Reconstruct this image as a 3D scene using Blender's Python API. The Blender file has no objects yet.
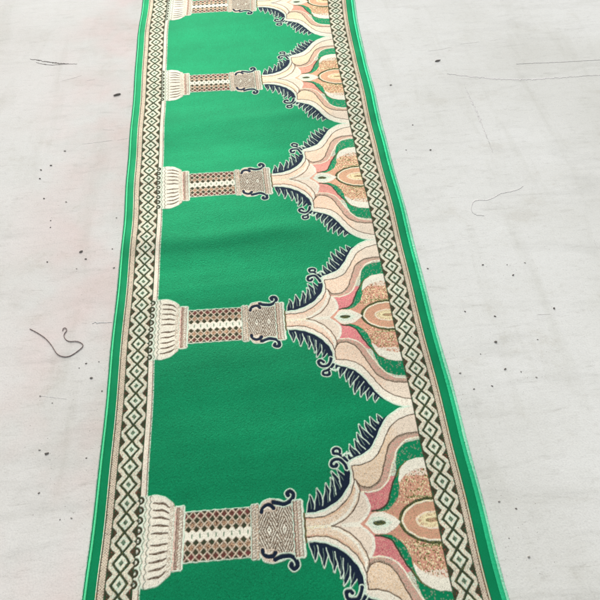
import bpy, bmesh, math, random
import numpy as np
from mathutils import Matrix, Vector

C = bpy.context.scene.collection
sc = bpy.context.scene
random.seed(4); rng = np.random.default_rng(7)

# ---------------------------------------------------------------- camera
RX, ROLL, YAW = -0.587794247, 0.00981095971, 0.0921357269
def rotz(a): return np.array([[math.cos(a), -math.sin(a), 0], [math.sin(a), math.cos(a), 0], [0, 0, 1]])
def rotx(a): return np.array([[1, 0, 0], [0, math.cos(a), -math.sin(a)], [0, math.sin(a), math.cos(a)]])
M = rotz(ROLL) @ rotx(RX) @ rotz(YAW)
cam = bpy.data.cameras.new('camera'); co = bpy.data.objects.new('camera', cam); C.objects.link(co)
m4 = Matrix([list(r) for r in M.T]).to_4x4(); m4.translation = Vector((0.599786891, -1.48328319, 1.81426053))
co.matrix_world = m4
cam.lens = 33.6; cam.sensor_width = 36; cam.clip_start = 0.02; cam.clip_end = 200
sc.camera = co

# ---------------------------------------------------------------- sky, sun, exposure
SUN_EL, SUN_AZ = math.radians(32), math.radians(-8)      # azimuth clockwise from +Y
w = bpy.data.worlds.new('World'); sc.world = w; w.use_nodes = True
nt = w.node_tree; bg = nt.nodes['Background']; bg.inputs[1].default_value = 0.15
sky = nt.nodes.new('ShaderNodeTexSky'); sky.sky_type = 'NISHITA'; sky.sun_disc = False
sky.sun_elevation = SUN_EL; sky.sun_rotation = SUN_AZ; sky.dust_density = 4.0; sky.ozone_density = 0.6
hs = nt.nodes.new('ShaderNodeHueSaturation'); hs.inputs['Saturation'].default_value = 0.15   # overcast: cloud hides the blue
nt.links.new(sky.outputs[0], hs.inputs['Color']); nt.links.new(hs.outputs[0], bg.inputs[0])
sl = bpy.data.lights.new('sun', 'SUN'); sl.energy = 1.3; sl.angle = math.radians(28); sl.color = (1, 0.965, 0.925)
so = bpy.data.objects.new('sun', sl); C.objects.link(so)
d = Vector((math.sin(SUN_AZ) * math.cos(SUN_EL), math.cos(SUN_AZ) * math.cos(SUN_EL), math.sin(SUN_EL)))
so.rotation_euler = d.to_track_quat('Z', 'Y').to_euler(); so.location = (3, 3, 6)
sc.view_settings.view_transform = 'Standard'; sc.view_settings.look = 'None'
sc.view_settings.gamma = 1; sc.view_settings.exposure = 0.06
sc.render.engine = 'CYCLES'

# ---------------------------------------------------------------- node helpers
def lin(c): return tuple((v / 255 / 12.92) if v / 255 <= 0.04045 else ((v / 255 + 0.055) / 1.055) ** 2.4 for v in c)
def mat(name):
    m = bpy.data.materials.new(name); m.use_nodes = True
    return m, m.node_tree, m.node_tree.nodes['Principled BSDF']
def node(nt, t, **k):
    n = nt.nodes.new(t)
    for a, b in k.items():
        if a in n.inputs.keys(): n.inputs[a].default_value = b
        else: setattr(n, a, b)
    return n
def ramp(nt, src, stops):
    r = nt.nodes.new('ShaderNodeValToRGB'); el = r.color_ramp.elements
    while len(el) < len(stops): el.new(0.5)
    for e, (p, c) in zip(el, stops): e.position = p; e.color = (*c, 1) if len(c) == 3 else c
    nt.links.new(src, r.inputs[0]); return r.outputs[0]
def mix(nt, fac, a, b, mode='MIX'):
    n = nt.nodes.new('ShaderNodeMix'); n.data_type = 'RGBA'; n.blend_type = mode
    for s, v in ((0, fac), (6, a), (7, b)):
        if hasattr(v, 'is_output'): nt.links.new(v, n.inputs[s])
        elif isinstance(v, (int, float)): n.inputs[s].default_value = v
        else: n.inputs[s].default_value = (*v, 1)
    return n.outputs[2]

def pile_material(name, colour=None, sheen=0.06, rough=0.45, spec=0.085):
    m, nt, b = mat(name)
    tc = node(nt, 'ShaderNodeTexCoord')
    if colour is None:
        at = node(nt, 'ShaderNodeAttribute', attribute_name='weave'); base = at.outputs['Color']
    else:
        rgb = node(nt, 'ShaderNodeRGB'); rgb.outputs[0].default_value = (*colour, 1); base = rgb.outputs[0]
    fine = node(nt, 'ShaderNodeTexNoise', Scale=420.0, Detail=3.0)
    nt.links.new(tc.outputs['Object'], fine.inputs['Vector'])
    mid = node(nt, 'ShaderNodeTexNoise', Scale=9.0, Detail=4.0, Roughness=0.6)
    nt.links.new(tc.outputs['Object'], mid.inputs['Vector'])
    # sheen of the brushed pile, put into the colour as broad bars crosswise
    mp = node(nt, 'ShaderNodeMapping'); mp.inputs['Scale'].default_value = (0.5, 5.0, 1)
    nt.links.new(tc.outputs['Object'], mp.inputs[0])
    bars = node(nt, 'ShaderNodeTexNoise', Scale=1.0, Detail=3.0); nt.links.new(mp.outputs[0], bars.inputs['Vector'])
    c1 = mix(nt, 1.0, base, ramp(nt, fine.outputs[0], [(0.3, (0.84,) * 3), (0.7, (1.14,) * 3)]), 'MULTIPLY')
    c2 = mix(nt, 1.0, c1, ramp(nt, mid.outputs[0], [(0.3, (0.95,) * 3), (0.7, (1.05,) * 3)]), 'MULTIPLY')
    c3 = mix(nt, 1.0, c2, ramp(nt, bars.outputs[0], [(0.33, (0.90,) * 3), (0.67, (1.10,) * 3)]), 'MULTIPLY')
    nt.links.new(c3, b.inputs['Base Color'])
    b.inputs['Roughness'].default_value = .9
    # satin synthetic yarn: the gloss takes the colour of the fibre
    sc_ = node(nt, 'ShaderNodeSeparateColor', mode='HSV'); nt.links.new(base, sc_.inputs[0])     # dyed yarn is glossy, undyed cream yarn dull
    tint = mix(nt, sc_.outputs[1], mix(nt, 1.0, c3, (.30, .30, .30), 'MULTIPLY'), mix(nt, 0.09, mix(nt, 1.0, c3, (3.6, 3.6, 3.6), 'MULTIPLY'), (1, 1, 1)))
    b.inputs['Specular IOR Level'].default_value = 0.0; b.inputs['IOR'].default_value = 1.15
    gl = node(nt, 'ShaderNodeBsdfGlossy', Roughness=rough); nt.links.new(tint, gl.inputs['Color'])
    ms = node(nt, 'ShaderNodeMixShader'); ms.inputs[0].default_value = spec
    nt.links.new(b.outputs[0], ms.inputs[1]); nt.links.new(gl.outputs[0], ms.inputs[2])
    nt.links.new(ms.outputs[0], nt.nodes['Material Output'].inputs['Surface'])
    b.inputs['Sheen Weight'].default_value = sheen; b.inputs['Sheen Roughness'].default_value = 0.45
    b.inputs['Sheen Tint'].default_value = (0.75, 1, 0.88, 1)
    bp = node(nt, 'ShaderNodeBump', Strength=0.13, Distance=0.001)
    nt.links.new(fine.outputs[0], bp.inputs['Height']); nt.links.new(bp.outputs[0], b.inputs['Normal']); nt.links.new(bp.outputs[0], gl.inputs['Normal'])
    return m

# ---------------------------------------------------------------- floor
def floor_material():
    m, nt, b = mat('worn_concrete')
    tc = node(nt, 'ShaderNodeTexCoord'); P = tc.outputs['Object']
    sep = node(nt, 'ShaderNodeSeparateXYZ'); nt.links.new(P, sep.inputs[0])
    def noise(s, det=5.0, rough=0.6, scale=(1, 1, 1), off=(0, 0, 0), dist=0.0):
        mp = node(nt, 'ShaderNodeMapping'); mp.inputs['Scale'].default_value = scale; mp.inputs['Location'].default_value = off
        nt.links.new(P, mp.inputs[0])
        n = node(nt, 'ShaderNodeTexNoise', Scale=s, Detail=det, Roughness=rough, Distortion=dist)
        nt.links.new(mp.outputs[0], n.inputs['Vector']); return n.outputs[0]
    # grey-white screed; pinker dust on the left of the runner, a faint green cast on the right
    side = ramp(nt, node_math(nt, 'ADD', sep.outputs[0], 0.0), [(0.0, (0, 0, 0)), (1.0, (1, 1, 1))])
    near = ramp(nt, node_math(nt, 'ADD', sep.outputs[0], 0.62), [(0.10, (.15,) * 3), (0.42, (1, 1, 1)), (1, (1, 1, 1))])      # reddish dust gathers along the runner
    left = mix(nt, mix(nt, 1.0, near, ramp(nt, noise(2.3, 3), [(0.40, (.1,) * 3), (0.58, (1, 1, 1))]), 'MULTIPLY'), lin((223, 223, 218)), lin((225, 213, 208)))
    right = mix(nt, ramp(nt, noise(1.3, 3, off=(3, 1, 0)), [(0.38, (0, 0, 0)), (0.62, (1, 1, 1))]), lin((226, 227, 223)), lin((221, 222, 217)))
    base = mix(nt, side, left, right)
    # trowel smears, mostly sideways
    sm = noise(2.2, 6, 0.65, (1, 4.5, 1), (5, 2, 0), 0.8)
    c = mix(nt, 1.0, base, ramp(nt, sm, [(0.30, (0.90, 0.90, 0.895)), (0.48, (1, 1, 1)), (0.62, (1, 1, 1)), (0.78, (1.035,) * 3)]), 'MULTIPLY')
    sm2 = noise(6.0, 5, 0.7, (1.2, 5, 1), (1, 9, 0), 0.4)
    c = mix(nt, 1.0, c, ramp(nt, sm2, [(0.28, (0.86, 0.855, 0.845)), (0.42, (1, 1, 1)), (1, (1, 1, 1))]), 'MULTIPLY')
    # dull streaks running the other way, and scuffed patches with a harder edge
    sv = noise(1.4, 6, 0.62, (5.5, .9, 1), (2, 5, 0), 0.5)
    c = mix(nt, 1.0, c, ramp(nt, sv, [(0.30, (0.93, 0.928, 0.915)), (0.46, (1, 1, 1)), (0.60, (1, 1, 1)), (0.74, (1.03,) * 3)]), 'MULTIPLY')
    pa = noise(3.1, 8, 0.72, (1, 1.6, 1), (9, 3, 0), 0.2)
    c = mix(nt, 1.0, c, ramp(nt, pa, [(0.36, (0.915, 0.905, 0.885)), (0.40, (0.97, 0.968, 0.96)), (0.50, (1, 1, 1)), (0.66, (1, 1, 1)), (0.69, (1.03,) * 3)]), 'MULTIPLY')
    # cloudy stains
    st = noise(0.9, 4, 0.55, off=(7, 7, 0))
    c = mix(nt, 1.0, c, ramp(nt, st, [(0.32, (0.90, 0.895, 0.88)), (0.55, (1, 1, 1)), (1, (1, 1, 1))]), 'MULTIPLY')
    # small pits and grit rubbed into the surface
    vor = node(nt, 'ShaderNodeTexVoronoi', Scale=26.0); nt.links.new(P, vor.inputs['Vector'])
    pit = ramp(nt, vor.outputs['Distance'], [(0.0, (1, 1, 1)), (0.075, (0, 0, 0))])
    gate = ramp(nt, noise(2.6, 2, off=(2, 8, 0)), [(0.47, (0, 0, 0)), (0.60, (1, 1, 1))])
    pf = mix(nt, 1.0, pit, gate, 'MULTIPLY')
    c = mix(nt, mix(nt, 1.0, pf, (0.65,) * 3, 'MULTIPLY'), c, (0.22, 0.20, 0.18))
    gr = noise(170, 3, 0.7)
    c = mix(nt, 1.0, c, ramp(nt, gr, [(0.25, (0.88,) * 3), (0.5, (1,) * 3), (0.75, (1.06,) * 3)]), 'MULTIPLY')
    ag = noise(34, 5, 0.75, (1, 1.5, 1), (4, 4, 0))
    c = mix(nt, 1.0, c, ramp(nt, ag, [(0.30, (0.90, 0.895, 0.885)), (0.45, (0.985,) * 3), (0.62, (1.0,) * 3), (0.75, (1.045,) * 3)]), 'MULTIPLY')
    sc2 = noise(11, 4, 0.6, (.7, 9, 1), (8, 2, 0), .3)
    c = mix(nt, 1.0, c, ramp(nt, sc2, [(0.27, (0.86, 0.855, 0.84)), (0.36, (1,) * 3), (1, (1,) * 3)]), 'MULTIPLY')
    nt.links.new(c, b.inputs['Base Color'])
    nt.links.new(ramp(nt, sm, [(0.3, (0.62,) * 3), (0.7, (0.8,) * 3)]), b.inputs['Roughness'])
    b.inputs['Specular IOR Level'].default_value = 0.3
    h = mix(nt, 0.5, sm2, gr)
    bp = node(nt, 'ShaderNodeBump', Strength=0.45, Distance=0.0025)
    nt.links.new(h, bp.inputs['Height']); nt.links.new(bp.outputs[0], b.inputs['Normal'])
    return m
def node_math(nt, op, a, bv):
    n = nt.nodes.new('ShaderNodeMath'); n.operation = op; nt.links.new(a, n.inputs[0]); n.inputs[1].default_value = bv
    return n.outputs[0]

def mesh_obj(name, verts, faces, material, parent=None, smooth=False):
    me = bpy.data.meshes.new(name); me.from_pydata([tuple(map(float, v)) for v in verts], [], faces)
    me.materials.append(material); me.update()
    if smooth: me.shade_smooth()
    o = bpy.data.objects.new(name, me); C.objects.link(o); o.parent = parent
    return o
FM = floor_material()
fl = mesh_obj('floor', [(-14, -10, 0), (16, -10, 0), (16, 20, 0), (-14, 20, 0)], [(0, 1, 2, 3)], FM)
fl['kind'] = 'structure'

# ---------------------------------------------------------------- the lie of the runner on the floor
PER = 0.744029912; W = 1.2
def warp(u, v):
    """across (m), along (niches) -> floor x, y; woven cloth pulled a little out of true"""
    u = np.asarray(u, float); v = np.asarray(v, float); s = v - 1.5
    uu = .6 + (u - .6) * (1 - .00762619 * s + .00493122 * s * s)
    x = uu - .00321411 * s**2 - .000650396 * s**3 + .000547004 * s**4
    y = -s * PER - .0302827 * (u - .6) - .0203341 * (u - .6)**2 - .003169 * (u - .6) * s + .000466 * (u - .6) * s * s
    # the edge wanders slightly
    x = x + .0020 * np.sin(v * 5.1 + 1.0) + .0012 * np.sin(v * 11.3)
    z = .010 + .0016 * np.sin(v * 6.1 + u * 1.3) + .0011 * np.sin(v * 14.0 + 2.0 * np.sin(u * 4.0)) + .0008 * np.sin(u * 9.0 + v * 3.0)
    for vc_, am, wd in ((-.62, .0040, .10), (-.28, .0050, .09), (.42, .0040, .07), (.95, .0028, .10), (1.38, .0055, .07), (1.62, -.0020, .10), (2.55, .0025, .12)):
        z = z + .55 * am * (.65 + .5 * np.sin(u * 4.3 + vc_ * 9)) * np.exp(-((v - vc_ - .045 * np.sin(u * 3 + vc_ * 5) - .012 * np.sin(u * 11 + vc_ * 3)) / wd)**2)      # creases left from the roll
    z = z + .00022 * np.sin(v * 31 + 3 * np.sin(u * 5 + v)) * np.sin(u * 6 + v * 2.3) + .00010 * np.sin(v * 53 + u * 8 + 2 * np.sin(v * 7))
    return x, y, z

# ---------------------------------------------------------------- the woven pattern, knot by knot
PAL = {}
NAMES = []
def col(name, rgb): PAL[name] = len(NAMES); NAMES.append(lin(rgb))
for n_, c_ in [('green', (4, 119, 77)), ('green2', (10, 130, 85)), ('green_dk', (4, 96, 60)), ('cream', (234, 230, 211)),
               ('beige', (224, 214, 190)), ('cream_pink', (226, 212, 192)), ('mint', (170, 222, 190)), ('mint_pale', (208, 228, 206)), ('dark', (54, 66, 48)),
               ('brown', (76, 58, 42)), ('navy', (22, 34, 52)), ('peach', (216, 190, 158)), ('peach_lt', (226, 211, 190)),
               ('rose', (192, 110, 114)), ('rose_lt', (206, 152, 138)), ('salmon', (202, 150, 124)), ('tan', (182, 148, 118)),
               ('taupe', (134, 120, 104)), ('yellow', (224, 212, 168)), ('olive', (104, 104, 58)), ('grey_green', (118, 142, 116)),
               ('redbrown', (140, 74, 62)), ('pinkgrey', (180, 163, 142)), ('steel', (120, 146, 132)), ('wine', (120, 60, 62))]:
    col(n_, c_)
RID = dict(panel=0, left=1, right=2, shaft=3, base=4, capital=5, arch=6, medallion=7, petal=8)

U0, U1 = .0355, 1.161
NU, NT = 640, 372
SS = 2
def make_tile(seed):
    g = np.random.default_rng(seed)
    us = U0 + (np.arange(NU * SS) + .5) * (U1 - U0) / (NU * SS)
    ts = -PER / 2 + (np.arange(NT * SS) + .5) * PER / (NT * SS)
    U, T = np.meshgrid(us, ts)                                       # rows along the runner
    idx = np.zeros(U.shape, np.uint8); rid = np.zeros(U.shape, np.uint8)
    # woven threads do not sit in perfect lines: a tiny wobble of the drawing
    wob = .0007
    Uw = U + wob * np.sin(T * 210 + U * 60 + seed); Tw = T + wob * np.sin(U * 190 + T * 45 + seed * 2)
    noise = g.random((NT * SS // 2, NU * SS // 2)).repeat(2, 0).repeat(2, 1)
    noise2 = g.random((NT * SS // 4, NU * SS // 4)).repeat(4, 0).repeat(4, 1)
    du = us[1] - us[0]; dt = ts[1] - ts[0]
    def box(x0, x1, y0, y1):
        a = max(0, int((x0 - us[0]) / du) - 2); b = min(len(us), int((x1 - us[0]) / du) + 3)
        c = max(0, int((y0 - ts[0]) / dt) - 2); e = min(len(ts), int((y1 - ts[0]) / dt) + 3)
        return slice(c, e), slice(a, b)
    def setc(sl, msk, colour, region):
        sub = idx[sl]
        if isinstance(colour, tuple):                                # (a, b, share of b)
            n = (noise2 if len(colour) > 3 else noise)[sl]
            sub[msk] = np.where(n[msk] < colour[2], PAL[colour[1]], PAL[colour[0]])
        else: sub[msk] = PAL[colour]
        if region is not None: rid[sl][msk] = RID[region]
    def inside(pts, sl):
        x, y = Uw[sl], Tw[sl]; r = np.zeros(x.shape, bool); n = len(pts)
        for i in range(n):
            (x0, y0), (x1, y1) = pts[i], pts[(i + 1) % n]
            if y0 == y1: continue
            c = ((y0 > y) != (y1 > y)) & (x < (x1 - x0) * (y - y0) / (y1 - y0) + x0)
            r ^= c
        return r
    def poly(pts, colour, region=None, mirror=True):
        for sg in ((1, -1) if mirror else (1,)):
            q = [(a, b * sg) for a, b in pts]
            sl = box(min(a for a, _ in q), max(a for a, _ in q), min(b for _, b in q), max(b for _, b in q))
            setc(sl, inside(q, sl), colour, region)
    def line(pts, r, colour, region=None, mirror=True, taper=False):
        for sg in ((1, -1) if mirror else (1,)):
            q = [(a, b * sg) for a, b in pts]; n = len(q) - 1
            for i in range(n):
                (x0, y0), (x1, y1) = q[i], q[i + 1]
                sl = box(min(x0, x1) - r, max(x0, x1) + r, min(y0, y1) - r, max(y0, y1) + r)
                x, y = Uw[sl], Tw[sl]; L = (x1 - x0)**2 + (y1 - y0)**2 + 1e-12
                h = np.clip(((x - x0) * (x1 - x0) + (y - y0) * (y1 - y0)) / L, 0, 1)
                dd = np.hypot(x - x0 - h * (x1 - x0), y - y0 - h * (y1 - y0))
                rr = r * (1 - .6 * np.abs((i + h) / n * 2 - 1)) if taper else r
                setc(sl, dd < rr, colour, region)
    def curve(pts, k=3):                                             # Chaikin smoothing, ends kept
        for _ in range(k):
            o = [pts[0]]
            for a, b in zip(pts[:-1], pts[1:]):
                o += [(a[0] * .75 + b[0] * .25, a[1] * .75 + b[1] * .25), (a[0] * .25 + b[0] * .75, a[1] * .25 + b[1] * .75)]
            pts = o + [pts[-1]]
        return pts
    # green field, slightly heathered
    idx[:] = PAL['green']; idx[noise < .12] = PAL['green2']; idx[noise > .93] = PAL['green_dk']

    # ---------------- arch: fringe of leaves
    outer = curve([(.6510, -.0398), (.6750, -.0400), (.6995, -.0429), (.7321, -.0543), (.7662, -.075), (.7847, -.0954), (.8045, -.1224), (.8110, -.1500), (.8110, -.170), (.8071, -.1897)], 2)
    outer2 = curve([(.8071, -.1897), (.8200, -.2000), (.8424, -.2062), (.8782, -.2222), (.8985, -.2447), (.9164, -.2711), (.9409, -.3154), (.9623, -.3393), (.9942, -.361), (1.0200, -.3700), (1.0480, -.3735)], 2)
    def leaf(tip, root, wd, bend):
        (tx, ty), (rx, ry) = tip, root
        nx, ny = -(ty - ry), tx - rx; n = math.hypot(nx, ny); nx /= n; ny /= n
        L = []; R_ = []
        for k in range(9):
            s = k / 8; cx = rx + (tx - rx) * s + nx * bend * math.sin(s * math.pi * .8) ; cy = ry + (ty - ry) * s + ny * bend * math.sin(s * math.pi * .8)
            ww = wd * 1.05 * (1 - s)**.75 * (1 + .75 * math.sin(s * 3.0))
            L.append((cx + nx * ww, cy + ny * ww)); R_.append((cx - nx * ww, cy - ny * ww))
        return L + R_[::-1]
    LV = [((.6690, -.0960), (.668, -.040), .0085, .006), ((.6930, -.1150), (.694, -.045), .0095, .007), ((.7220, -.1290), (.720, -.052), .010, .008),
          ((.7400, -.1450), (.744, -.066), .0095, .008), ((.7440, -.1640), (.770, -.082), .0100, .009), ((.7640, -.1690), (.788, -.104), .0095, .008),
          ((.8110, -.2270), (.828, -.199), .0075, -.004), ((.8230, -.2520), (.845, -.206), .0085, -.006), ((.8430, -.2690), (.866, -.216), .009, -.006),
          ((.8530, -.2900), (.884, -.231), .0095, -.006), ((.8640, -.3190), (.900, -.252), .010, -.007), ((.8850, -.3300), (.914, -.276), .0095, -.006),
          ((.9050, -.3420), (.926, -.298), .0085, -.005), ((.9300, -.3500), (.944, -.318), .0075, -.004)]
    body1 = curve([(.6510, -.036), (.6600, -.046), (.700, -.056), (.735, -.073), (.767, -.101), (.787, -.136), (.792, -.172), (.782, -.196), (.800, -.200), (.82, -.196), (.82, -.15), (.80, -.10), (.76, -.07), (.7, -.03), (.651, -.030)], 2)
    body2 = curve([(.800, -.192), (.806, -.207), (.842, -.212), (.870, -.227), (.890, -.250), (.906, -.278), (.926, -.314), (.948, -.337), (.965, -.345), (.95, -.30), (.92, -.25), (.88, -.21), (.82, -.188)], 2)
    for lf in LV[:7] + LV[:6:-1]:                                    # each flame overlaps the one before
        q = leaf(*lf); line(q + [q[0]], .0030, 'mint_pale', 'arch'); poly(q, 'navy', 'arch')
        (tx, ty), (rx, ry) = lf[0], lf[1]
        line(curve([(rx + (tx - rx) * .25 + lf[3] * .8, ry + (ty - ry) * .25), (rx + (tx - rx) * .55 + lf[3], ry + (ty - ry) * .55), (tx, ty)], 1), .0009, 'steel', 'arch')
    poly(body1, 'navy', 'arch'); poly(body2, 'navy', 'arch')
    # the pair of curls where the two lobes meet
    curl_a = curve([(.806, -.196), (.792, -.212), (.778, -.222), (.764, -.222), (.761, -.234), (.773, -.241), (.786, -.236), (.786, -.227)], 2)
    curl_b = curve([(.800, -.172), (.793, -.192), (.782, -.204), (.764, -.203), (.752, -.196), (.752, -.182), (.764, -.178), (.770, -.186)], 2)
    curl_c = curve([(.792, -.214), (.803, -.222), (.815, -.220), (.822, -.212)], 2)
    line(curl_a, .0080, 'mint_pale', 'arch'); line(curl_b, .0088, 'mint_pale', 'arch')
    line(curl_a, .0048, 'navy', 'arch'); line(curl_b, .0054, 'navy', 'arch'); line(curl_c, .0030, 'mint_pale', 'arch')

    # ---------------- arch: cream ground
    eps = .0015
    ground = [(.6490, 0), (.6490, -.0398)] + outer + outer2 + [(1.0570, -.3740), (1.0570, 0)]
    poly(ground, ('cream', 'cream_pink', .25), 'arch')
    # everything behind the tips up to the border is cream
    sl = box(1.020, 1.0570, -PER / 2, PER / 2); setc(sl, (Uw[sl] > 1.044) & (Uw[sl] < 1.0575), ('cream', 'cream_pink', .25), 'arch')
    line(outer + outer2, .0026, 'mint_pale', 'arch')
    Bc = curve([(.6500, -.0280), (.6977, -.0266), (.7296, -.0335), (.7634, -.0539), (.7936, -.0795), (.8126, -.1124), (.8195, -.1373), (.8179, -.1598), (.8175, -.1793)], 2)
    Cc = curve([(.8191, -.1793), (.8454, -.1803), (.8727, -.1876), (.8979, -.201), (.9187, -.2266), (.943, -.2697), (.9666, -.3069), (1.0058, -.3333), (1.0560, -.3455)], 2)
    Dc = curve([(.8208, -.1356), (.8288, -.1241), (.8400, -.1094), (.8665, -.1080), (.8907, -.1205), (.9067, -.1387), (.9188, -.1702), (.9327, -.2024), (.9452, -.2353), (.9605, -.2549), (.9873, -.2725), (1.019, -.2795), (1.0570, -.2811)], 2)
    Ec = curve([(.8330, -.0950), (.8734, -.0933), (.897, -.1013), (.9151, -.1128), (.9323, -.1372), (.9446, -.1688), (.9592, -.1943), (.9707, -.2204), (.9792, -.2301), (.9963, -.2496), (1.0255, -.2618), (1.0570, -.2637)], 2)
    P23 = curve([(.7314, .0005), (.7571, -.0067), (.784, -.0228), (.8055, -.0423), (.822, -.0686), (.8329, -.0987), (.8299, -.1208), (.8208, -.1356)], 2)
    P3o = curve([(.8329, -.0987), (.8446, -.0919), (.8542, -.0728), (.8585, -.0544), (.8556, -.0334), (.8354, -.0138), (.8185, 0)], 2)
    DK = curve([(.9743, -.1705), (.9521, -.1394), (.9329, -.1056), (.9183, -.0692), (.9109, -.0544), (.8961, -.0416), (.8605, -.0346)], 2)
    SR = curve([(.9581, -.1199), (.9571, -.098), (.9449, -.0678), (.929, -.0504), (.9108, -.0363), (.8914, -.0329)], 2)
    GU = curve([(.9560, -.1457), (.9590, -.1700), (.9644, -.1941), (.9749, -.2236), (.9949, -.2428), (1.0235, -.2516), (1.0577, -.255)], 2)
    GL = curve([(1.0577, -.196), (1.0249, -.1942), (.9969, -.1857), (.9743, -.1705), (.9533, -.1357)], 2)
    WL = curve([(1.0577, -.1597), (1.0311, -.161), (1.0033, -.1527), (.9777, -.138), (.9620, -.1180)], 2)
    # second petal, peach beside the brown line
    poly(Bc + P23[::-1] + [(.7314, 0), (.65, 0)], ('peach_lt', 'peach', .45), 'arch')
    line([(a + .0045, b + .0030) for a, b in Bc], .0030, ('peach', 'rose_lt', .2), 'arch')
    line([(a - .0095, b - .0035) for a, b in P23[3:-4]], .0042, 'cream', 'arch')
    line([(.66, 0), (.70, 0), (.735, 0)], .0045, ('cream', 'yellow', .4), 'arch')
    # third petal
    poly(P23 + P3o + [(.7314, 0)], ('peach_lt', 'cream_pink', .5), 'arch')
    line([(a - .0050, b) for a, b in P3o], .0045, 'cream', 'arch')
    line([(.765, -.002), (.82, -.004)], .0035, 'cream', 'arch')
    # big peach lobe, fading paler towards the border
    lobe = Cc + Dc[::-1] + [(.8179, -.1598)]
    poly(lobe, ('peach', 'peach_lt', .35), 'arch')
    for sg in (1, -1):
        sl = box(.93, 1.057, min(-.35 * sg, -.25 * sg), max(-.35 * sg, -.25 * sg))
        mk = inside([(a, b * sg) for a, b in lobe], sl) & (noise[sl] < np.clip((Uw[sl] - .93) / .06, 0, 1))
        setc(sl, mk, 'peach_lt', 'arch')
    # speckled band and the rose ground within
    poly(Dc + Ec[::-1], ('pinkgrey', 'rose_lt', .42), 'arch'); 
    poly(Ec + [(1.0577, 0), (.8185, 0)] + P3o[::-1], ('salmon', 'rose_lt', .35), 'arch')
    poly([q for q in Ec if q[0] < .945] + [(.9521, -.1394)] + DK[4:] + [(.8605, -.0346)] + P3o[::-1], ('rose', 'rose_lt', .30), 'arch')
    poly([q for q in Ec if q[0] > .930] + GU[::-1] + [(.9521, -.1394)], ('pinkgrey', 'mint_pale', .5), 'arch')
    # green crescent, white crescent, speckled salmon field
    poly(GU + GL, ('green', 'grey_green', .14, 1), 'arch')
    spk = poly
    poly(GL[::-1] + WL, 'cream', 'arch')
    sal = WL[::-1] + [(1.0577, -.159)]
    poly(WL + SR[2:] + [(.8914, 0), (1.0577, 0)], ('salmon', 'tan', .45), 'arch')
    for sg in (1, -1):
        pts = [(a, b * sg) for a, b in WL + SR[2:] + [(.8914, 0), (1.0577, 0)]]
        sl = box(.88, 1.058, min(-.17 * sg, 0), max(-.17 * sg, 0)); ins = inside(pts, sl)
        setc(sl, ins & (noise2[sl] < .13) & (np.abs(Tw[sl]) > .055), 'olive', 'arch')
        setc(sl, ins & (noise2[sl] > .80) & (np.abs(Tw[sl]) > .05), 'yellow', 'arch')
        setc(sl, ins & (noise[sl] > .90), 'rose', 'arch')
        setc(sl, ins & (noise2[sl] > .35) & (np.abs(Tw[sl]) > .138), 'cream_pink', 'arch')
    poly(DK + SR[::-1] + [(.960, -.133)], ('green', 'grey_green', .16, 1), 'arch')
    line(DK, .0026, 'dark', 'arch'); line([(.9533, -.1357), (.9743, -.1705), (.9969, -.1857)], .0016, 'olive', 'arch')
    line(Ec, .0024, ('cream', 'yellow', .3), 'arch')
    line([(a - .001, b + .0045) for a, b in Dc[4:]], .0022, ('taupe', 'pinkgrey', .5), 'arch')
    for L_ in (Bc, Cc, P23, Dc): line(L_, .00185, ('brown', 'taupe', .35), 'arch')
    # ---------------- medallion
    def ell(cx, a, b, n=40, pw=1.0): return [(cx + a * math.cos(t), b * math.sin(t)) for t in np.linspace(0, 2 * math.pi, n, endpoint=False)]
    line([(.985, -.0717), (1.0184, -.0720), (1.0557, -.0690)], .0030, ('olive', 'yellow', .35), 'arch')
    def med(a, b, colour):
        x0, x1, y0, y1 = 1.0400 - a, 1.0577, -b, b; sl = box(x0, x1, y0, y1)
        ex = np.where(Uw[sl] < 1.040, (1.040 - Uw[sl]) / a, 0)
        mk = (np.abs(ex)**1.8 + np.abs(Tw[sl] / b)**1.9 < 1) & (Uw[sl] < 1.0577); setc(sl, mk, colour, 'medallion')
    med(.1035, .0685, ('dark', 'olive', .35))
    sl = box(.93, .955, -.06, .06)
    med(.0935, .0600, ('cream', 'yellow', .4)); med(.0875, .0545, ('tan', 'salmon', .5))
    med(.0510, .0262, ('peach_lt', 'yellow', .3)); med(.0440, .0215, ('yellow', 'tan', .35)); med(.0300, .0125, 'yellow'); med(.0215, .0065, ('tan', 'olive', .3))
    # ---------------- flame-shaped petal on the axis
    ov = curve([(.8330, 0), (.8420, -.0080), (.8486, -.0200), (.8629, -.0310), (.8912, -.0325), (.9173, -.0225), (.9430, -.0010)], 2)
    poly(ov + [(a, -b) for a, b in ov[::-1]], 'cream', 'petal', mirror=False)
    poly([(.877 + (a - .885) * .70, b * .62) for a, b in ov + [(a, -b) for a, b in ov[::-1]]], ('mint_pale', 'cream', .4), 'petal', mirror=False)
    poly(ell(.878, .0195, .0075), ('dark', 'olive', .3), 'petal', mirror=False)

    # ---------------- pillar base
    bs = curve([(.1630, 0), (.1630, -.1270), (.1760, -.1310), (.1960, -.1300), (.2174, -.1235), (.2360, -.1090), (.2500, -.0960), (.2500, 0)], 2)
    bs = [(.1630, 0), (.1630, -.1290)] + bs[2:]
    line(bs[1:-2], .0028, 'mint_pale', 'base'); poly(bs, ('cream', 'cream_pink', .15), 'base')
    for k, tt in enumerate((-.0165, -.0390, -.0615, -.0830, -.1035)):
        bend = -tt * .12
        line(curve([(.183, tt * 1.04), (.200, tt * 1.03), (.218, tt), (.234, tt + bend)], 2), .0040, ('taupe', 'brown', .5), 'base', taper=True)
    sl = box(.228, .250, -.11, .11); mk = (Uw[sl] > .235) & (rid[sl] == RID['base']) & (noise[sl] < .45); setc(sl, mk, 'pinkgrey', 'base')
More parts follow.
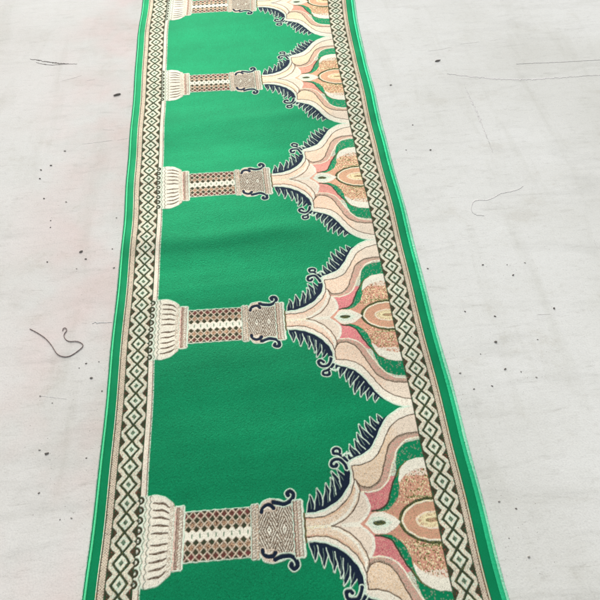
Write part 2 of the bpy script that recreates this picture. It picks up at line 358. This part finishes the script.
    sl = box(.160, .180, -.132, .132); ph = np.abs(((Tw[sl] / .0225) % 1) - .5) * 2
    mk = (np.abs(Uw[sl] - (.1715 + .006 * ph**2)) < .0016) & (rid[sl] == RID['base']); setc(sl, mk, ('taupe', 'steel', .5), 'base')
    # ---------------- rings and shaft
    def ring(a, b, hh, cols):
        r = .004
        poly([(a - .0015, 0), (a - .0015, -hh + r), (a + r, -hh - .002), (b - r, -hh - .002), (b + .0015, -hh + r), (b + .0015, 0)], 'mint_pale', 'shaft')
        for (x0, x1, c_) in cols:
            poly([(x0, 0), (x0, -hh + .0025), (x1, -hh + .0025), (x1, 0)], c_, 'shaft')
    ring(.2495, .2815, .0925, [(.2500, .2562, ('cream_pink', 'rose_lt', .35)), (.2562, .2592, ('taupe', 'wine', .5)), (.2592, .2665, ('pinkgrey', 'wine', .25)),
                              (.2665, .2750, ('cream', 'pinkgrey', .35)), (.2750, .2775, 'taupe'), (.2775, .2800, 'cream')])
    hs_ = .0745
    poly([(.2815, 0), (.2815, -hs_), (.4862, -hs_ + .001), (.4862, 0)], 'mint_pale', 'shaft')
    sl = box(.281, .487, -.08, .08)
    x, y = Uw[sl], np.abs(Tw[sl]); m_in = (x > .2840) & (x < .4855) & (y < .0712)
    a_ = (x - .2950) / .0241; b_ = (y - .0198) / .0262; p_ = a_ + b_; q_ = a_ - b_
    mm = np.maximum(np.abs(p_ - np.round(p_)), np.abs(q_ - np.round(q_))); par = (np.round(p_) + np.round(q_)).astype(int) % 4
    even = (np.round(p_).astype(int) % 2) == 0
    rowb = np.round((np.round(p_) - np.round(q_)) / 2 * 2).astype(int)   # row index in half steps
    odd = (rowb % 2) != 0
    lat = np.full(x.shape, PAL['pinkgrey']); lat[noise[sl] < .45] = PAL['beige']
    lat[(mm < .42)] = PAL['taupe']
    nn = noise[sl]; lat[(mm < .40) & (nn < .30)] = PAL['tan']; lat[(mm < .40) & (nn < .3) & (y > .05)] = PAL['rose_lt']
    big = (mm < .365); lat[big & ~odd] = PAL['dark']; lat[big & ~odd & (nn < .25)] = PAL['brown']
    lat[big & odd & (y > .05)] = PAL['brown']; lat[big & odd & (y > .05) & (nn < .4)] = PAL['wine']
    lat[(mm < .33) & odd & (y <= .05)] = PAL['brown']; lat[(mm < .33) & odd & (y <= .05) & (nn < .6)] = PAL['tan']
    wz = y < .0125 + .0055 * (np.abs(((a_ % 1) - .5)) * 2 < .5) * 1.0
    wz = y < .0095 + .0085 * (1 - np.abs(((a_ % 1) - .5) * 2))
    lat[wz] = PAL['cream']; lat[wz & (np.abs((a_ % 1) - .5) < .085) & (y < .0068)] = PAL['grey_green']
    idx[sl][m_in] = lat[m_in]; rid[sl][m_in] = RID['shaft']
    ring(.4862, .5125, .0800, [(.4875, .4900, 'taupe'), (.4900, .4985, ('pinkgrey', 'cream', .45)), (.4985, .5010, ('brown', 'cream', .5)), (.5010, .5080, ('cream', 'tan', .45)), (.5080, .5105, 'taupe')])
    # ---------------- capital
    cp = curve([(.5135, 0), (.5135, -.0480), (.5150, -.0720), (.5260, -.0890), (.5560, -.0920), (.5800, -.0860), (.6000, -.0760), (.6150, -.0720), (.6150, 0)], 3)
    line(cp[3:-3], .0030, 'mint_pale', 'capital'); poly(cp, ('pinkgrey', 'cream_pink', .5), 'capital')
    sl = box(.513, .616, -.09, .09); x, y = Uw[sl], np.abs(Tw[sl])
    dd = np.minimum(np.abs(x - .5415) / .0240, np.abs(x - .5875) / .0235) + y / .052
    f_ = (dd * 3.1) % 1; mk = (rid[sl] == RID['capital']) & (y < .066 - .012 * ((x > .525) & (x < .552)))
    setc(sl, mk & (f_ < .55), ('taupe', 'brown', .35), 'capital'); setc(sl, mk & (f_ >= .55), ('cream', 'pinkgrey', .4), 'capital')
    setc(sl, mk & (dd < .30), 'cream', 'capital'); setc(sl, mk & (dd < .09), 'dark', 'capital')
    setc(sl, mk & (noise[sl] < .10), 'brown', 'capital')
    c1 = curve([(.519, -.055), (.523, -.068), (.535, -.0755), (.549, -.0740), (.557, -.064)], 2)
    c2 = curve([(.556, -.0830), (.574, -.0770), (.590, -.0740), (.605, -.0780), (.6165, -.0860), (.6215, -.0970), (.6190, -.1080), (.6090, -.1120), (.6010, -.1060), (.6040, -.0990)], 2)
    line(c1, .0090, ('pinkgrey', 'cream_pink', .5), 'capital'); line(c1, .0060, 'navy', 'capital')
    line([(.528, -.062), (.538, -.067), (.546, -.062)], .0020, 'cream', 'capital')
    line(c2[4:], .0100, 'mint_pale', 'capital'); line(c2, .0066, 'navy', 'capital')
    ring(.6150, .6480, .0840, [(.6165, .6200, ('redbrown', 'dark', .5)), (.6200, .6270, ('cream_pink', 'pinkgrey', .5)), (.6270, .6300, ('taupe', 'redbrown', .4)),
                              (.6300, .6390, ('cream', 'pinkgrey', .3)), (.6390, .6420, 'taupe'), (.6420, .6480, ('mint_pale', 'cream', .5))])
    poly([(.6475, 0), (.6475, -.046), (.6535, -.044), (.6535, 0)], ('olive', 'brown', .5), 'shaft')
    # diagonal ply of the rings
    for (x0, x1) in ((.2592, .2745), (.4905, .5075), (.6205, .6385)):
        sl = box(x0, x1, -.08, .08); mk = (Uw[sl] > x0) & (Uw[sl] < x1) & (rid[sl] == RID['shaft']) & ((((Tw[sl] + (Uw[sl] - x0) * .6) / .0085) % 1) < .28)
        setc(sl, mk, ('taupe', 'pinkgrey', .3), 'shaft')

    # ---------------- borders
    def band(x0, x1, reg, flip):
        sl = (slice(None), slice(max(0, int((x0 - us[0]) / du) - 1), int((x1 - us[0]) / du) + 2)); x, t = Uw[sl], Tw[sl]
        m_ = (x >= x0) & (x < x1); xx = (x - x0) / (x1 - x0)
        dd = np.abs(xx - .5) * 2; ph = (t * 13 / PER + .5) % 1; f = np.abs(ph - .5) * 2
        q = dd + .63 * f - .63; n = noise[sl]
        o = np.full(x.shape, PAL['beige']); o[(n < .25)] = PAL['mint_pale']; o[(n > .8)] = PAL['pinkgrey']
        o[(q > .56)] = PAL['brown']; o[(q > .56) & (n < .65)] = PAL['dark']; o[(q > .56) & (n > .95)] = PAL['redbrown']
        o[q < .135] = PAL['dark']; o[(q < .135) & (n > .88)] = PAL['olive']
        o[q < -.125] = PAL['mint_pale']; o[(q < -.125) & (n > .5)] = PAL['beige']; o[q < -.42] = PAL['grey_green']; o[(q < -.42) & (n < .45)] = PAL['dark']
        o[dd > .972] = PAL['dark']
        idx[sl][m_] = o[m_]; rid[sl][m_] = RID[reg]
    def strip(x0, x1, colour, reg):
        sl = (slice(None), slice(max(0, int((x0 - us[0]) / du) - 1), int((x1 - us[0]) / du) + 2)); m_ = (U[sl] >= x0) & (U[sl] < x1)
        if colour == 'dots':
            k = (x1 - x0) / 4; cc = np.floor((U[sl] - x0) / k); rr = ((T[sl] / .0075 + .5 * (cc % 2)) % 1) < .5; n = noise[sl]
            o = np.where(rr, PAL['beige'], PAL['pinkgrey']); o[~rr & (n < .22)] = PAL['brown']; o[~rr & (n > .80)] = PAL['pinkgrey']; o[~rr & (n > .95)] = PAL['rose_lt']
            idx[sl][m_] = o[m_]; rid[sl][m_] = RID[reg]
        else: setc(sl, m_, colour, reg)
    strip(.0355, .0393, ('mint_pale', 'yellow', .4), 'left'); strip(.0393, .0425, ('brown', 'dark', .5), 'left'); strip(.0425, .0605, 'dots', 'left')
    strip(.0605, .0630, ('brown', 'dark', .5), 'left'); band(.0630, .1398, 'left', 0); strip(.1398, .1426, ('brown', 'dark', .5), 'left')
    strip(.1426, .1575, ('cream', 'cream_pink', .5), 'left'); strip(.1575, .1600, ('brown', 'redbrown', .3), 'left'); strip(.1600, .1640, ('mint_pale', 'green2', .25), 'left')
    # scalloped edging beside every pillar base
    sl = box(.138, .1665, -.134, .134); x, t = U[sl], T[sl]; m_ = (x > .1415) & (x < .1650) & (np.abs(t) < .1335)
    setc(sl, m_, ('mint_pale', 'cream', .5), 'left')
    ct = (t / .0297 + .5) % 1 - .5; rad = np.hypot((x - .1425), ct * .0297)
    setc(sl, m_ & (rad < .0125), ('dark', 'brown', .4), 'left'); setc(sl, m_ & (rad < .0055), ('cream', 'steel', .4), 'left')
    setc(sl, m_ & (np.abs(x - (.1635 - .007 * np.abs(ct) * 2)) < .0014), ('grey_green', 'taupe', .5), 'left')
    sl = box(.130, .1425, -.134, .134); x, t = U[sl], T[sl]; ct = (t / .0297 + .5) % 1 - .5
    setc(sl, (np.abs(t) < .1335) & (np.abs(ct * .0297) < (x - .1325) * .9) & (x < .1415), ('dark', 'brown', .4), 'left')
    strip(1.0545, 1.0585, ('brown', 'dark', .5), 'right'); band(1.0585, 1.1345, 'right', 1); strip(1.1345, 1.1370, ('brown', 'dark', .4), 'right')
    strip(1.1370, 1.1515, 'dots', 'right'); strip(1.1515, 1.1545, ('brown', 'redbrown', .3), 'right'); strip(1.1545, 1.1585, ('yellow', 'mint_pale', .4), 'right')
    strip(1.1585, 1.1700, ('dark', 'green_dk', .5), 'right')
    return idx, rid

# palette shades a touch from niche to niche, as the weaver changed yarn
def palette(k):
    a = np.array(NAMES)
    def toward(n, rgb, f):
        a[PAL[n]] = a[PAL[n]] * (1 - f) + np.array(lin(rgb)) * f
    if k <= 0: toward('rose', (186, 140, 116), .75); toward('rose_lt', (214, 170, 140), .6); toward('salmon', (206, 170, 130), .5); toward('peach', (226, 200, 160), .5)
    if k == 1: toward('rose', (206, 150, 130), .6); toward('rose_lt', (220, 168, 150), .4); toward('peach', (236, 196, 172), .5); toward('salmon', (210, 176, 140), .4)
    if k == 2: toward('peach', (236, 206, 188), .4); toward('rose', (220, 128, 136), .4)
    return a

V0, V1 = -1.5, 3.6226
cols_blocks, rid_blocks = [], []
for k in range(-1, 5):
    idx, rid = make_tile(k + 11)
    rgb = palette(k)[idx]
    g_ = np.random.default_rng(k + 90)
    tuft = g_.random(idx.shape).astype(np.float32); soft = g_.random((idx.shape[0] // 2, idx.shape[1] // 2)).repeat(2, 0).repeat(2, 1)
    figure = ~np.isin(idx, (PAL['green'], PAL['green2'], PAL['green_dk']))
    amp = np.where(figure, .30, .10)[..., None]
    rgb = rgb * (1 - amp * .62 + amp * (.5 * tuft + .75 * soft)[..., None])                      # yarn ends catch the dye unevenly
    fleck = figure & (soft < .045); rgb[fleck] = rgb[fleck] * .55
    rgb = rgb.reshape(NT, SS, NU, SS, 3).mean((1, 3)).astype(np.float32)
    r = rid.reshape(NT, SS, NU, SS)[:, 0, :, 0].astype(np.int16)
    # region code carries the niche number for the repeating motifs
    code = r.copy()
    code[r >= 3] += 10 * (k + 1)
    rows = np.arange(NT); upper = rows < NT // 2
    pan = (r == 0); code[pan] = (1000 + (k + 1) + np.where(upper, 0, 1)[:, None] * np.ones(NU, int)[None, :])[pan]
    cols_blocks.append(rgb); rid_blocks.append(code)
rgb = np.concatenate(cols_blocks); code = np.concatenate(rid_blocks)
keep = int(round((V1 - V0) * NT)); rgb = rgb[:keep]; code = code[:keep]
NR = keep
# grid vertices sit on knot corners; a corner's yarn colour is the mean of the knots round it
pad = np.pad(rgb, ((1, 1), (1, 1), (0, 0)), mode='edge')
vc = (pad[:-1, :-1] + pad[1:, :-1] + pad[:-1, 1:] + pad[1:, 1:]) / 4
# keep the weave crisp: take most of the colour from one knot
vc = .35 * vc + .65 * pad[1:, 1:]
uu = np.linspace(U0, U1, NU + 1); vv = V0 + np.arange(NR + 1) / NT
UU, VV = np.meshgrid(uu, vv)
X, Y, Z = warp(UU, VV)
# pile height follows the yarn a little: pale figure stands proud of the ground, plus knot-to-knot jitter
lum = vc.mean(2); Z = Z + .0006 * np.clip(lum * 2, 0, 1) + rng.normal(0, .00016, Z.shape)
COORD = np.stack([X, Y, Z], 2).reshape(-1, 3).astype(np.float32)
VCOL = np.concatenate([vc, np.ones(vc.shape[:2] + (1,))], 2).reshape(-1, 4).astype(np.float32)
PILE = pile_material('woven_pile')
def cells_mesh(name, mask, parent):
    ri, ci = np.nonzero(mask); a = ri * (NU + 1) + ci
    quads = np.stack([a + NU + 1, a + NU + 2, a + 1, a], 1)
    used, inv = np.unique(quads, return_inverse=True); n = len(quads)
    me = bpy.data.meshes.new(name)
    me.vertices.add(len(used)); me.vertices.foreach_set('co', COORD[used].ravel())
    me.loops.add(4 * n); me.loops.foreach_set('vertex_index', inv.reshape(-1).astype(np.int32))
    me.polygons.add(n); me.polygons.foreach_set('loop_start', (np.arange(n) * 4).astype(np.int32))
    me.update(calc_edges=True)
    ca = me.color_attributes.new('weave', 'FLOAT_COLOR', 'POINT'); ca.data.foreach_set('color', VCOL[used].ravel())
    me.materials.append(PILE); me.shade_smooth()
    o = bpy.data.objects.new(name, me); C.objects.link(o); o.parent = parent
    return o

rug = bpy.data.objects.new('carpet_runner', None); C.objects.link(rug)
rug['label'] = 'long green woven carpet runner with cream pillars and pointed arches, laid on pale concrete floor'
rug['category'] = 'carpet'
cells_mesh('border_band', code == 1, rug)['label'] = 'diamond patterned border band along the left edge, beside the pillar bases'
cells_mesh('border_band', code == 2, rug)['label'] = 'diamond patterned border band along the right edge, beside the arch medallions'
for k in range(-1, 5):
    base = 10 * (k + 1)
    if (code == 1000 + k + 1).any():
        cells_mesh('field_panel', code == 1000 + k + 1, rug)
    if not (code == base + 3).any(): continue
    s = cells_mesh('pillar_motif', code == base + 3, rug)
    if (code == base + 4).any(): cells_mesh('base_motif', code == base + 4, s)
    if (code == base + 5).any(): cells_mesh('capital_motif', code == base + 5, s)
    a = cells_mesh('arch_motif', code == base + 6, rug)
    if (code == base + 7).any(): cells_mesh('medallion', code == base + 7, a)
    if (code == base + 8).any(): cells_mesh('flame_petal', code == base + 8, a)

# ---------------------------------------------------------------- green hems and bound edges
def swept(name, prof, material, parent, closed=False, n=1400, jitter=0.0):
    """prof: list of (u, dz) across; dz measured from the pile level, or ('z', h) from the floor"""
    vs = np.linspace(V0, V1, n); vert = []; k = len(prof)
    for (u, h, absz) in prof:
        x, y, z = warp(np.full(n, u), vs)
        if absz: z = np.full(n, h)
        else: z = z + h
        if jitter: x = x + rng.normal(0, jitter, n); z = z + rng.normal(0, jitter * .6, n)
        vert.append(np.stack([x, y, z], 1))
    V = np.stack(vert, 1).reshape(-1, 3); F = []
    for i in range(n - 1):
        for j in range(k if closed else k - 1):
            a = i * k + j; b = i * k + (j + 1) % k; F.append((a, a + k, b + k, b))
    return mesh_obj(name, V, F, material, parent, smooth=True)
HEM = pile_material('green_hem_yarn', lin((4, 121, 77)), sheen=.05)
BIND = pile_material('mint_overlock_thread', lin((84, 208, 148)), sheen=.3, rough=.55)
FUZZ = pile_material('pale_loose_fibre', lin((205, 238, 222)), sheen=.4)
DKH = HEM
# left: hem runs under a bright stitched cord, then rolls down to the floor
swept('green_hem', [(-.0010, .0005, True), (-.0020, .003, True), (-.0008, -.003, False), (.002, -.0006, False), (.008, -.0002, False), (.014, .0004, False), (.024, .0006, False), (.0356, .0005, False)], HEM, rug)
def cord(u, r, h, name, material, jit=.0002):
    pr = [(u + r * math.cos(a), h + r * .8 * math.sin(a), False) for a in np.linspace(0, 2 * math.pi, 8, endpoint=False)]
    return swept(name, pr, material, rug, closed=True, jitter=jit)
cord(.0074, .0034, .0012, 'edge_binding', BIND)
swept('green_hem', [(1.1608, .0005, False), (1.172, .0006, False), (1.182, .0003, False), (1.188, -.0002, False), (1.197, -.0035, False), (1.2035, .004, True), (1.2030, .0006, True)], HEM, rug)
BIND2 = pile_material('bright_green_overlock_thread', lin((40, 176, 122)), sheen=.1)
swept('edge_binding', [(1.1885, -.0004, False), (1.1915, .0016, False), (1.1970, .0012, False), (1.2025, -.0015, False), (1.2040, .0045, True)], BIND2, rug, jitter=.0003)
LIP = pile_material('pale_mint_glare_lip', lin((150, 226, 188)), sheen=.2)  # glare along the rolled right edge, put into a pale lip's colour
swept('pale_glare_lip', [(1.2010, .0080, True), (1.2060, .0072, True), (1.2110, .0050, True), (1.2135, .0008, True)], LIP, rug, jitter=.0006)
# loose fibre fringe at both bound edges
def fringe(u_in, u_out, cnt, name, seed):
    g = np.random.default_rng(seed); V = []; F = []
    for i in range(cnt):
        v = g.uniform(-1.3, V1); L = g.uniform(.25, 1.0); dv = g.normal(0, .004)
        x0, y0, _ = warp(u_in, v); x1, y1, _ = warp(u_in + (u_out - u_in) * L, v + dv)
        x0, y0, x1, y1 = map(float, (x0, y0, x1, y1)); w_ = .0005
        z0 = g.uniform(.002, .007); z1 = g.uniform(.0008, .003); b = len(V)
        V += [(x0, y0 - w_, z0), (x0, y0 + w_, z0), (x1, y1 + w_ * .5, z1), (x1, y1 - w_ * .5, z1), (x0, y0, z0 + w_ * 1.5), (x1, y1, z1 + w_)]
        F += [(b, b + 3, b + 5, b + 4), (b + 1, b + 4, b + 5, b + 2), (b, b + 1, b + 2, b + 3)]
    return mesh_obj(name, V, F, FUZZ, rug)
fringe(1.2090, 1.2150, 3500, 'loose_fibres', 5)['kind'] = 'stuff'
fringe(-.0005, -.0070, 6000, 'loose_fibres', 6)['kind'] = 'stuff'

# ---------------------------------------------------------------- things lying on the floor, and marks in it
CV = {'string': [[-0.3159, -0.3046], [-0.2912, -0.3203], [-0.2704, -0.3356], [-0.2472, -0.3553], [-0.2213, -0.3879], [-0.2046, -0.417], [-0.1911, -0.4309], [-0.1721, -0.4391], [-0.1576, -0.4397], [-0.1431, -0.435], [-0.1163, -0.4136], [-0.1077, -0.4031], [-0.1081, -0.3924], [-0.1242, -0.3801], [-0.14, -0.3759], [-0.1546, -0.3769], [-0.168, -0.3721], [-0.1794, -0.3602], [-0.1849, -0.3466], [-0.1818, -0.3361], [-0.1761, -0.3288], [-0.1775, -0.3181], [-0.1848, -0.3129], [-0.1916, -0.3175], [-0.1912, -0.3263]], 'curve': [[1.7686, 0.2287], [1.744, 0.2095], [1.6955, 0.201], [1.6525, 0.1945], [1.6053, 0.1659], [1.57, 0.1605], [1.5402, 0.1667], [1.5173, 0.1571], [1.5017, 0.1247], [1.4978, 0.1027], [1.5047, 0.0874], [1.5195, 0.0771], [1.5452, 0.0744]], 'crackL': [[-0.6024, 1.4539], [-0.5168, 1.4215], [-0.4325, 1.3939], [-0.3397, 1.3792]], 'crackL2': [[-0.5643, 1.4174], [-0.4842, 1.3813], [-0.4313, 1.3846], [-0.3777, 1.3834]], 'crackLv': [[-0.3397, 1.3792], [-0.3428, 1.2721], [-0.3406, 1.1686], [-0.3285, 0.9101], [-0.3214, 0.6346]], 'groove1': [[1.6323, 1.0751], [1.7476, 1.0407], [1.9272, 0.9909], [2.1071, 0.98], [2.4331, 0.9793]], 'groove2': [[2.0231, 1.1218], [2.1544, 1.1166], [2.2859, 1.1113], [2.4857, 1.1078]], 'diag': [[1.6979, 0.9562], [1.7018, 0.8164], [1.702, 0.654], [1.6977, 0.4603]], 'scuff': [[-0.0851, -0.3042], [-0.0552, -0.3028], [-0.0097, -0.3085]], 'jointL': [[-0.4358, -0.2565], [-0.2831, -0.2769]]}
SP = [(-0.3136, 0.6821, 0.0047), (-0.4074, 0.5632, 0.0046), (-0.3656, 0.5886, 0.0046), (-0.1015, 1.0842, 0.0129), (-0.4031, 0.5059, 0.005), (-0.3659, 0.3771, 0.0044), (-0.2644, 0.3457, 0.004), (-0.3173, 0.2416, 0.0033), (-0.3125, 0.2023, 0.0032), (-0.0357, 0.228, 0.0035), (-0.167, 0.0533, 0.0062), (-0.143, 0.0129, 0.0041), (-0.1743, -0.0338, 0.0026), (-0.2983, 0.0136, 0.0038), (-0.0387, 0.0547, 0.0032), (-0.0239, -0.045, 0.0045), (-0.0882, -0.4744, 0.0033), (-0.1114, -0.4903, 0.0023), (-0.0427, -0.4714, 0.0028), (-0.0636, -0.5351, 0.0046), (-0.0208, -0.5901, 0.0031), (-0.2348, -0.5872, 0.0035), (-0.1887, -0.6183, 0.0021), (-0.181, -0.7988, 0.0049), (-0.2066, -0.784, 0.003), (-0.0491, -0.827, 0.0026), (-0.1866, -0.9259, 0.0032), (-0.0743, -1.0135, 0.0031), (-0.1092, -1.0147, 0.0022), (1.6095, 1.1942, 0.0108), (1.3169, 1.0143, 0.0052), (1.4099, 0.5049, 0.0047), (1.3646, 0.6903, 0.0032), (1.2953, 0.5171, 0.0028), (1.4653, -0.1857, 0.004), (1.5627, -0.1959, 0.0026), (1.6379, -0.1935, 0.003), (1.571, -0.2483, 0.004), (1.6777, -0.4193, 0.0053), (1.2392, -0.1813, 0.003), (1.3344, -0.3977, 0.0034), (1.4422, -0.4308, 0.0038), (1.4121, -0.5403, 0.0052), (1.5697, -0.5464, 0.0024), (1.3427, -0.5835, 0.0024), (1.2487, -0.6509, 0.0039), (1.4132, -0.6519, 0.0044), (1.4666, -0.6687, 0.0027), (1.5141, -0.6953, 0.0032), (1.3476, -0.7121, 0.003), (1.2815, -0.7168, 0.003), (1.2554, -1.0993, 0.0034), (1.3016, -1.1255, 0.0028), (1.2961, -1.2635, 0.0041), (1.2532, -1.2067, 0.0021)]
def simple(name, c, rough=.9, var=.3):
    m, nt, b = mat(name); tc = node(nt, 'ShaderNodeTexCoord'); n = node(nt, 'ShaderNodeTexNoise', Scale=300.0, Detail=4.0)
    nt.links.new(tc.outputs['Object'], n.inputs['Vector'])
    nt.links.new(ramp(nt, n.outputs[0], [(.3, tuple(v * (1 - var) for v in c)), (.7, tuple(min(1, v * (1 + var)) for v in c))]), b.inputs['Base Color'])
    b.inputs['Roughness'].default_value = rough; return m
THREAD = simple('grey_brown_thread', (.25, .19, .18)); GRIT = simple('dark_grit', (.17, .155, .14)); GRIT2 = simple('grey_grit', (.36, .34, .31))
CRACK = simple('crack_dirt', (.20, .185, .17)); SCR = simple('scratch_dust', (.56, .55, .53)); HAIR = simple('faint_score', (.66, .65, .63))
def smooth_pts(p, k=3):
    for _ in range(k):
        o = [p[0]]
        for a, b in zip(p[:-1], p[1:]): o += [tuple(np.array(a) * .75 + np.array(b) * .25), tuple(np.array(a) * .25 + np.array(b) * .75)]
        p = o + [p[-1]]
    return p
def tube(name, pts, r, z, material, lift=0.0):
    p = np.array(smooth_pts([tuple(q) for q in pts])); n = len(p); t = np.gradient(p, axis=0); t /= np.linalg.norm(t, axis=1)[:, None] + 1e-9
    V = []; F = []; k = 8
    for i in range(n):
        nx, ny = -t[i, 1], t[i, 0]; s = i / (n - 1); zz = z + lift * abs(math.sin(s * 9.0)); rr = r * (1 + .22 * math.sin(i * 1.7) * math.sin(i * .37 + 1))
        for j in range(k):
            a = 2 * math.pi * j / k; V.append((p[i, 0] + nx * rr * math.cos(a), p[i, 1] + ny * rr * math.cos(a), zz + rr * math.sin(a)))
    for i in range(n - 1):
        for j in range(k): F.append((i * k + j, i * k + (j + 1) % k, (i + 1) * k + (j + 1) % k, (i + 1) * k + j))
    F += [tuple(range(k))[::-1], tuple((n - 1) * k + j for j in range(k))]
    return mesh_obj(name, V, F, material, smooth=True)
s = tube('string', CV['string'], .0014, .0014, THREAD, .001)
s['label'] = 'thin grey brown string in a loose curl on the floor left of the carpet'; s['category'] = 'string'
def ribbon(name, pts, w0, material, z=.0012, rag=.5, seed=0):
    g = random.Random(seed); p = []
    base = smooth_pts([tuple(q) for q in pts], 2)
    for a, b in zip(base[:-1], base[1:]):
        n = max(1, int(math.dist(a, b) / .006))
        for i in range(n): p.append((a[0] + (b[0] - a[0]) * i / n, a[1] + (b[1] - a[1]) * i / n))
    p.append(base[-1]); V = []; F = []; n = len(p)
    for i, (x, y) in enumerate(p):
        a = p[max(0, i - 1)]; b = p[min(n - 1, i + 1)]; dx, dy = b[0] - a[0], b[1] - a[1]; L = math.hypot(dx, dy) + 1e-9
        s_ = i / (n - 1); w_ = w0 * (.25 + .75 * math.sin(math.pi * min(1, s_ * 1.1 + .05))) * g.uniform(1 - rag, 1 + rag); o = g.gauss(0, w0 * .35)
        nx, ny = -dy / L, dx / L
        V += [(x + nx * (o - w_), y + ny * (o - w_), .0002), (x + nx * o, y + ny * o, z), (x + nx * (o + w_), y + ny * (o + w_), .0002)]
        if i: b_ = i * 3; F += [(b_ - 3, b_, b_ + 1, b_ - 2), (b_ - 2, b_ + 1, b_ + 2, b_ - 1)]
    o = mesh_obj(name, V, F, material); o['kind'] = 'structure'; return o
ribbon('floor_crack', CV['crackL'], .0050, CRACK, seed=1); ribbon('floor_crack', CV['crackL2'], .0028, CRACK, seed=2)
ribbon('floor_groove', CV['groove1'], .0060, HAIR, seed=4); ribbon('floor_groove', CV['groove2'], .0030, SCR, seed=5)
ribbon('floor_scratch', CV['diag'], .0045, HAIR, seed=6, rag=.8); ribbon('floor_scratch', CV['curve'], .0030, HAIR, seed=7)
ribbon('floor_scratch', CV['scuff'], .0040, SCR, seed=8)
for i in range(14):                                                   # faint trowel and drag scratches
    side = i % 2; x = random.uniform(-.55, -.05) if side else random.uniform(1.32, 2.3); y = random.uniform(-1.4, 1.5)
    L = random.uniform(.03, .16); a = random.gauss(0, .25) + (math.pi / 2 if random.random() < .15 else 0)
    if side == 0: x += .05 + max(0, (.0 - y)) * .0
    ribbon('floor_scratch', [(x, y), (x + L * .5 * math.cos(a), y + L * .5 * math.sin(a) + random.gauss(0, .003)), (x + L * math.cos(a), y + L * math.sin(a))], random.uniform(.0006, .0014), SCR, z=.0005, seed=50 + i, rag=.8)
def grit(name, x, y, r, material, el=1.0, rot=0.0, seed=0):
    g = random.Random(seed); bm = bmesh.new(); bmesh.ops.create_icosphere(bm, subdivisions=2, radius=1)
    for v in bm.verts:
        k = 1 + .22 * math.sin(v.co.x * 4 + seed) * math.cos(v.co.y * 5 + seed * 1.7) + g.uniform(-.12, .12)
        px, py = v.co.x * k * r * el, v.co.y * k * r * .75
        v.co = (px * math.cos(rot) - py * math.sin(rot), px * math.sin(rot) + py * math.cos(rot), v.co.z * k * r * .45)
    me = bpy.data.meshes.new(name); bm.to_mesh(me); bm.free(); me.materials.append(material)
    o = bpy.data.objects.new(name, me); C.objects.link(o); o.location = (x, y, r * .38); return o
special = {3: ('wood_splinter', 'dark thin splinter lying beside the carpet near the far left edge', 'splinter', 2.0, .35),
           29: ('wood_splinter', 'dark thin splinter on the far floor to the right of the carpet', 'splinter', 2.0, .25),
           10: ('dirt_clump', 'largest dark dirt clump on the floor left of the carpet, further away than the string', 'dirt', 1.3, .5),
           19: ('dirt_clump', 'dark blackish dirt clump just below the curled string', 'dirt', 1.2, 0),
           23: ('dirt_clump', 'flat dark flake of dirt near the left edge, nearer the camera than the string', 'dirt', 1.5, .15),
           38: ('dirt_clump', 'upright dark dirt clump on the right floor, farther off than the scattered row of crumbs', 'dirt', .8, 1.2),
           42: ('dirt_clump', 'largest dark dirt clump in the scattered row of crumbs on the right floor', 'dirt', 1.2, 0),
           39: ('dirt_clump', 'dark flat crumb at the far right of the floor', 'dirt', 1.5, 0),
           53: ('dirt_clump', 'round grey blob of dirt in the near right corner of the floor', 'dirt', 1.0, 0)}
ids = {}
for i, (x, y, r) in enumerate(SP):
    if i in special:
        nm, lb, ct, el, rot = special[i]
        o = grit(nm, x, y, r * (.62 if el > 1.9 else .95), GRIT2 if i == 53 else GRIT, el * (1.25 if el > 1.9 else 1), rot, seed=i + 3)
        o['label'] = lb; o['category'] = ct
    else:
        left = x < .6
        o = grit('grit_crumb', x, y, r * .85, GRIT if i % 3 else GRIT2, random.uniform(1, 1.5), random.uniform(-.5, .5), seed=i + 3)
        o['label'] = 'tiny dark grit crumb lying on the pale floor ' + ('left' if left else 'right') + ' of the carpet'
        o['category'] = 'grit'; o['group'] = 'grit crumbs scattered ' + ('left' if left else 'right') + ' of the carpet'

# fine dust and sweepings: past counting, thickest along the runner's edges and round the crumbs
g = np.random.default_rng(21); V = []; F = []
for i in range(900):
    t = g.random()
    if t < .35: x, y = -.004 - abs(g.normal(0, .02)), g.uniform(-1.5, 1.6)
    elif t < .62: x, y = 1.222 + abs(g.normal(0, .025)), g.uniform(-1.5, 1.6)
    else:
        q = SP[int(g.integers(len(SP)))]; x, y = q[0] + g.normal(0, .05), q[1] + g.normal(0, .05)
    if -.012 < x < 1.218: continue
    r = g.uniform(.0003, .0010); a0 = g.uniform(0, 6.28); e = g.uniform(1, 2.5); b = len(V)
    for k in range(5):
        a = a0 + k * 1.2566; px, py = r * e * math.cos(a), r * math.sin(a)
        V.append((x + px * math.cos(a0) - py * math.sin(a0), y + px * math.sin(a0) + py * math.cos(a0), .0001))
    V.append((x, y, r * .9)); F += [(b + k, b + (k + 1) % 5, b + 5) for k in range(5)]
du_ = mesh_obj('floor_dust', V, F, GRIT2); du_['kind'] = 'stuff'
du_['label'] = 'fine grey dust and sweepings scattered over the floor along both carpet edges'; du_['category'] = 'dust'
